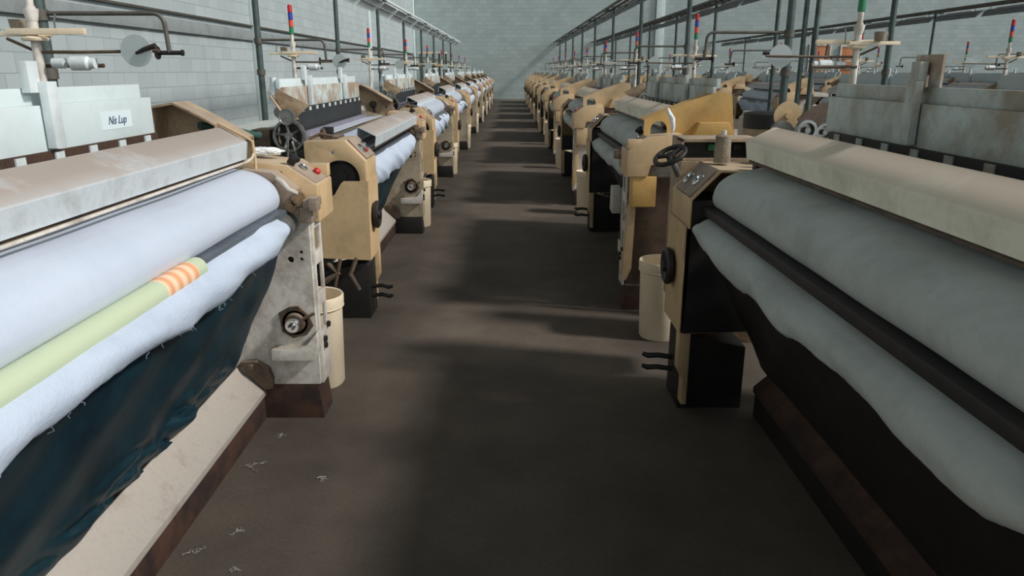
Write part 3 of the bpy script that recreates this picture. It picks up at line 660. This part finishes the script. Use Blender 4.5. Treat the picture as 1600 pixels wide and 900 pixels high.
# ------------------------------------------------------------------ loose things on the looms
def crumple(name, loc, size, seed, m_, parent=None, subd=4):
    bm = bmesh.new(); bmesh.ops.create_icosphere(bm, subdivisions=subd, radius=1)
    for v in bm.verts:
        n = v.co.normalized(); q = 1 + .35*nv(n.x*2.2 + seed, n.y*2.2, n.z*2.2) + .22*nv(n.x*6, n.y*6 + seed, n.z*6)
        v.co = Vector((n.x*size[0], n.y*size[1], n.z*size[2])) * q
    lo = min(v.co.z for v in bm.verts)
    for v in bm.verts: v.co.z -= lo
    mb = MB(); mb.bm.free(); mb.bm = bm
    o = mb.build(name, m_, parent, smooth=180); o.location = loc; return o
tag(crumple('lint_rag', (-1.075, 3.25, 1.141), (.085, .035, .018), 3, LINT), 'crumpled white rag on the console of the nearest left loom', 'rag')
m = MB().tube([(0, 0, .06), (.012, 0, .03), (.03, -.01, .0), (.034, -.02, -.05), (.03, -.02, -.085)], [.008, .014, .016, .013, .004], 10)
tag(m.build('cleaning_rag', LINT), 'white twisted rag hanging by the ochre fender of the second right loom', 'rag')
bpy.data.objects['cleaning_rag'].location = (.93, 4.50, 1.225)
yc = MB().lathe([(0, .022), (.002, .036), (.115, .033), (.122, .020)], (0, 0, 0), (0, 0, 1), 24).build('yarn_cone', YARN)
yc.location = (.925, 3.27, 1.112); tag(yc, 'dusty brown yarn package standing on the nearest right loom', 'yarn package')
MB().lathe([(0, .012), (.14, .012), (.14, .008)], (0, 0, 0), (0, 0, 1), 14).build('core_tube', WHITE, yc)

# waste bins
def make_bin():
    prof = [(0, .0), (0, .108), (.012, .116), (.40, .126), (.405, .134), (.455, .136), (.462, .132), (.458, .124), (.40, .120), (.02, .108), (.02, 0)]
    o = MB().lathe(prof, (0, 0, 0), (0, 0, 1), 40).build('waste_bin', CREAM, smooth=50)
    MB().torus((0, 0, .404), (0, 0, 1), .131, .005, 40, 6).build('rim', CREAM, o)
    return o
b0 = make_bin(); index_children()
first = True
for side in ('left', 'right'):
    for k in range(9):
        tr = [b0] if first else copy_tree(b0); first = False
        o = tr[0]
        if side == 'left': o.location = (-.945 + (.03 if k else 0), 3.44 + P*k, 0)
        else: o.location = (.875 - (.03 if k else 0), 4.12 + P*k, 0)
        o.rotation_euler = (0, 0, rnd.uniform(0, 6))
        if k == 0: o['label'] = 'tall cream plastic bin beside the slotted frame of the nearest %s loom' % side if side == 'left' else 'tall cream plastic bin in the shade between the first two right looms'
        else: o['label'] = 'cream plastic bin in the %s gap from the camera in the %s row of looms' % (ORD[k], side)
        o['category'] = 'bin'; o['group'] = 'cream bins between the %s looms' % side

# ------------------------------------------------------------------ feeder stands with signal towers
def make_stand():
    t = empty('yarn_feeder_stand', (0, 0, 0))
    MB().lathe([(0, .09), (.012, .09), (.016, .03), (.05, .022), (1.76, .020)], (0, 0, 0), (0, 0, 1), 16).build('pole', WHITE, t)
    MB().lathe([(0, .022), (.04, .030), (.05, .030), (.05, .016), (.12, .016)], (0, 0, 1.70), (0, 0, 1), 16).build('tower_base', WHITE, t)
    z = 1.82
    for nme, m_ in (('green_lens', GREEN), ('orange_lens', ORANGE), ('blue_lens', BLUE), ('red_lens', RED)):
        MB().lathe([(0, .018), (.004, .021), (.060, .021), (.062, .018)], (0, 0, z), (0, 0, 1), 16).build(nme, m_, t); z += .063
    MB().lathe([(0, .018), (.006, .015)], (0, 0, z), (0, 0, 1), 16).build('tower_cap', RED, t)
    MB().box((-.10, -.035, 1.645), (.23, -.015, 1.67)).box((-.23, .015, 1.64), (.06, .035, 1.66)).lathe([(0, .05), (.012, .055), (.02, .03)], (0, 0, 1.62), (0, 0, 1), 16).build('tray', CREAM, t, bev=.002)
    MB().tube([(-.12, .0, 1.63), (.0, 0, 1.575), (.20, 0, 1.575), (.52, 0, 1.58)], .007, 8).tube([(.0, .03, 1.52), (.26, .03, 1.52)], .009, 8).build('arm', GREASE, t)
    MB().lathe([(-.002, .066), (.002, .066), (.002, 0), (-.002, 0)][:2] , (.43, -.015, 1.58), (0, 1, 0), 36).build('guide_disc', PLATEC, t, label='thin frosted disc on the arm')
    MB().tube([(.43, -.02, 1.57), (.47, -.03, 1.585), (.525, -.04, 1.60)], [.006, .010, .012], 10).build('eyelet', BLACK, t)
    MB().lathe([(0, .03), (.07, .03), (.08, .022), (.10, .022)], (.14, .0, 1.53), (1, 0, 0), 18).lathe([(0, .022), (.05, .022)], (.06, 0, 1.53), (1, 0, 0), 14).build('feeder_drum', LAMPW, t)
    MB().lathe([(0, .03), (.05, .035)], (-.10, .06, 1.66), (0, 0, 1), 16).build('yarn_holder', YARN, t)
    for x_ in (-.16, .08): MB().tube([(x_, .02, 1.645), (x_, .02, 1.70), (x_ + .01, .02, 1.73)], .004, 6).build('guide_pin', STEEL, t)
    return t
s0 = make_stand(); index_children(); first = True
SM2 = ('guide_pin', 'eyelet')
for side, cx, sgn, rows in (('left', -2.02, 0, [3.33 + P*k for k in range(9)]), ('right', 2.0, math.pi, [4.50 + P*k for k in range(9)]), ('second right', 5.95, math.pi, [9.3 + P*k for k in range(7)]), ('third right', 9.6, math.pi, [12.45 + P*k for k in range(5)])):
    for k, y in enumerate(rows):
        if side == 'right' and k == 0 and False: continue
        tr = [s0] if first else copy_tree(s0, None, SM2 if y > 9 else ()); first = False
        tr[0].location = (cx, y, 0); tr[0].rotation_euler = (0, 0, sgn)
        tag(tr[0], '%s feeder stand with coloured signal tower from the camera, in the %s loom row' % (ORD[k].capitalize(), side), 'feeder stand', 'feeder stands of the %s loom row' % side)

# ------------------------------------------------------------------ posts, rails and lamp troughs
ZR = 2.90
def make_post(arm=True):
    t = empty('steel_post', (0, 0, 0))
    MB().lathe([(0, .09), (.015, .09), (.015, .034), (ZR - .05, .034)], (0, 0, 0), (0, 0, 1), 14).build('shaft', POST, t)
    MB().box((-.20, -.03, ZR - .05), (.20, .03, ZR - .012)).build('head', POST, t, bev=.003)
    for zc in (1.78, 1.45): MB().lathe([(0, .045), (.06, .045)], (0, 0, zc), (0, 0, 1), 14).build('clamp', PIPE, t)
    pts = [(0, 0, 1.82)] + [(x, 0, 1.82) for x in (.2, .45, .66)] + [(.66 + .06*math.sin(R(a)), 0, 1.76 + .06*math.cos(R(a))) for a in (20, 40, 60, 80, 90)] + [(.725, 0, 1.68), (.73, 0, 1.60)]
    MB().tube(pts, .013, 10).build('bent_arm', PIPE, t)
    MB().tube([(.66, 0, 1.60), (.80, 0, 1.60)], .013, 10).lathe([(0, .038), (.008, .038)], (.655, 0, 1.60), (1, 0, 0), 18).lathe([(0, .018), (.012, .018)], (.80, 0, 1.60), (1, 0, 0), 12).build('tension_pulley', BLACK, t)
    return t
pp = make_post(); index_children(); first = True
RAILS = (('left', -2.75, [4.62 + P*k for k in range(9)], 0, 40.9), ('right', 2.45, [6.88 + P*k for k in range(9)], math.pi, FARY - .02), ('second right', 4.42, [9.1 + P*k for k in range(8)], math.pi, FARY - .02), ('third right', 10.7, [12.0 + P*k for k in range(7)], math.pi, FARY - .02))
for side, x, ys, rz, yend in RAILS:
    for k, y in enumerate(ys):
        tr = [pp] if first else copy_tree(pp); first = False
        tr[0].location = (x, y, 0); tr[0].rotation_euler = (0, 0, rz)
        tag(tr[0], '%s visible steel post from the camera under the %s lamp rail' % (ORD[k].capitalize(), side), 'post', 'posts under the %s lamp rail' % side)
    m = MB().box((-.175, -1.0, 0), (-.13, yend, .045)).box((.13, -1.0, 0), (.175, yend, .045)).box((-.022, -1.0, 0), (.022, yend, .04))
    for k, y in enumerate(ys): m.box((-.17, y - .42, 0), (.17, y - .39, .03)).box((-.17, y + .9, 0), (.17, y + .93, .03))
    rl = m.build('lamp_rail', PIPE if side != 'left' else LAMPW); rl.location = (x, 0, ZR - .012)
    tag(rl, 'long double-bar lamp rail carried on the %s line of posts' % side, 'rail')
def make_lamp():
    t = empty('lamp_trough', (0, 0, 0))
    m = MB().prism([(-.15, -.055), (-.045, .0), (.045, 0), (.15, -.055), (.146, -.058), (.043, -.006), (-.043, -.006), (-.146, -.058)], -.88, .88)
    for y in (-.88, .874): m.prism([(-.13, -.055), (-.045, 0), (.045, 0), (.13, -.055)], y, y + .006)
    m.build('reflector', LAMPW, t)
    MB().lathe([(-.84, .013), (.84, .013)], (0, 0, -.035), (0, 1, 0), 12).build('tube', TUBEG, t, label='unlit white fluorescent tube')
    MB().box((-.03, -.5, 0.0), (.03, .5, .03)).tube([(0, -.7, .02), (.045, -.7, .075)], .008, 6).tube([(0, .7, .02), (.045, .7, .075)], .008, 6).build('gear_tray', LAMPG, t)
    return t
l0 = make_lamp(); index_children(); first = True
for side, x, ys, rz, yend in RAILS:
    for k, y in enumerate(ys):
        for j, dy in enumerate((.98, 2.94)):
            if y + dy > 40: continue
            tr = [l0] if first else copy_tree(l0); first = False
            tr[0].location = (x, y + dy, ZR - .109); tr[0].rotation_euler = (0, R(-42 if side == 'left' else -34), 0)
            if side != 'left':
                for o in tr[1:]:
                    if base(o) == 'reflector': objmat(o, LAMPG)
            tag(tr[0], 'Unlit trough lamp on the %s rail, %s beyond the %s post' % (side, ('first', 'second')[j], ORD[k]), 'lamp', 'trough lamps on the %s rail' % side)
# pair of thin conduits beside the first right post
for i, (x, y, rr, w) in enumerate(((2.635, 7.03, .022, 'left'), (2.73, 7.00, .024, 'right'))):
    o = MB().lathe([(0, .038), (.9, .038), (.95, rr), (3.4, rr)], (0, 0, 0), (0, 0, 1), 12).build('service_pipe', POST); o.location = (x, y, 0)
    tag(o, 'thin upright service pipe, the %s of two just right of the first right post' % w, 'pipe')
# thin conduit on the left wall
m = MB().box((0.0, 2, 0.04), (.05, 40.9, .07))
struct(MB().box((LEFTX, 0, 2.06), (LEFTX + .05, 41.0, 2.25)).build('trim_5', PIPEW, bev=.01))  # darker grey raised band along the left wall
o = m.build('wall_conduit', PIPE); o.location = (LEFTX + .0, 0, 2.28); tag(o, 'thin straight conduit running along the left block wall', 'conduit')

# tall rack by the left far corner
t = empty('metal_rack', (-3.75, 37.6, 0))
m = MB()
for x in (-.62, -.3, 0, .3, .62): m.box((x - .02, -.02, 0), (x + .02, .02, 2.28)).box((x - .02, .48, 0), (x + .02, .52, 2.28))
m.build('upright', DARK, t)
MB().box((-.66, -.05, 2.28), (.66, .55, 2.36)).build('top_shelf', CREAM, t)
MB().box((-.64, -.04, 1.68), (.64, .54, 1.73)).build('middle_shelf', OCHRE, t)
tag(t, 'tall open metal rack with a cream top shelf by the far left corner', 'rack')

# lint on the floor
for i, (x, y, sz) in enumerate(((-1.02, 2.62, .035), (-.72, 2.52, .03), (-.93, 2.18, .02), (-1.03, 2.06, .022), (-.86, 1.98, .016), (-.98, 2.86, .02))):
    m = MB(); r = random.Random(i)
    for k in range(5):
        p = [(r.uniform(-1, 1)*sz*.5, r.uniform(-1, 1)*sz*.5, .003)]
        for q in range(5): p.append((p[-1][0] + r.uniform(-.5, .5)*sz, p[-1][1] + r.uniform(-.5, .5)*sz, .002 + r.uniform(0, .006)))
        m.tube(p, .0008, 5)
    o = m.build('lint_scrap', BOXG); o.location = (x, y, 0)
    tag(o, 'small tangle of pale lint on the floor beside the nearest left loom, %s from the camera' % ORD[i], 'lint', 'lint scraps on the floor')
    o['label'] = ('pale lint curl on the floor in front of the rusty loom foot on the left', 'pale lint tangle out in the aisle, farthest from the nearest left loom', 'larger pale lint tangle on the floor beside the middle of the step beam', 'pale lint scrap close to the step beam near the bottom of the photo', 'small pale lint scrap lowest in the photo beside the near left loom', 'pale lint scrap tucked beside the rusty foot of the nearest left loom')[i]

# drum and jug between the first two right looms
dr = MB().lathe([(0, 0), (0, .12), (.02, .125), (.40, .125), (.42, .129), (.44, .125), (.80, .125), (.82, .129), (.84, .125), (1.20, .125)], (0, 0, 0), (0, 0, 1), 32).build('oil_drum', TAN_D)
dr.location = (1.40, 4.12, 0); tag(dr, 'tall brown drum with a black lid between the first two right looms', 'drum')
MB().lathe([(1.20, .13), (1.275, .132), (1.285, .11), (1.29, 0)], (0, 0, 0), (0, 0, 1), 32).build('lid', BLACK, dr)
jg = MB().lathe([(0, 0), (0, .050), (.02, .055), (1.10, .055), (1.12, .05), (1.24, .05), (1.26, .03), (1.275, .03)], (0, 0, 0), (0, 0, 1), 24).build('tall_canister', BOXG)
jg.location = (1.375, 4.40, 0); tag(jg, 'slim greyish canister standing on the floor just beyond the ochre end fender', 'canister')
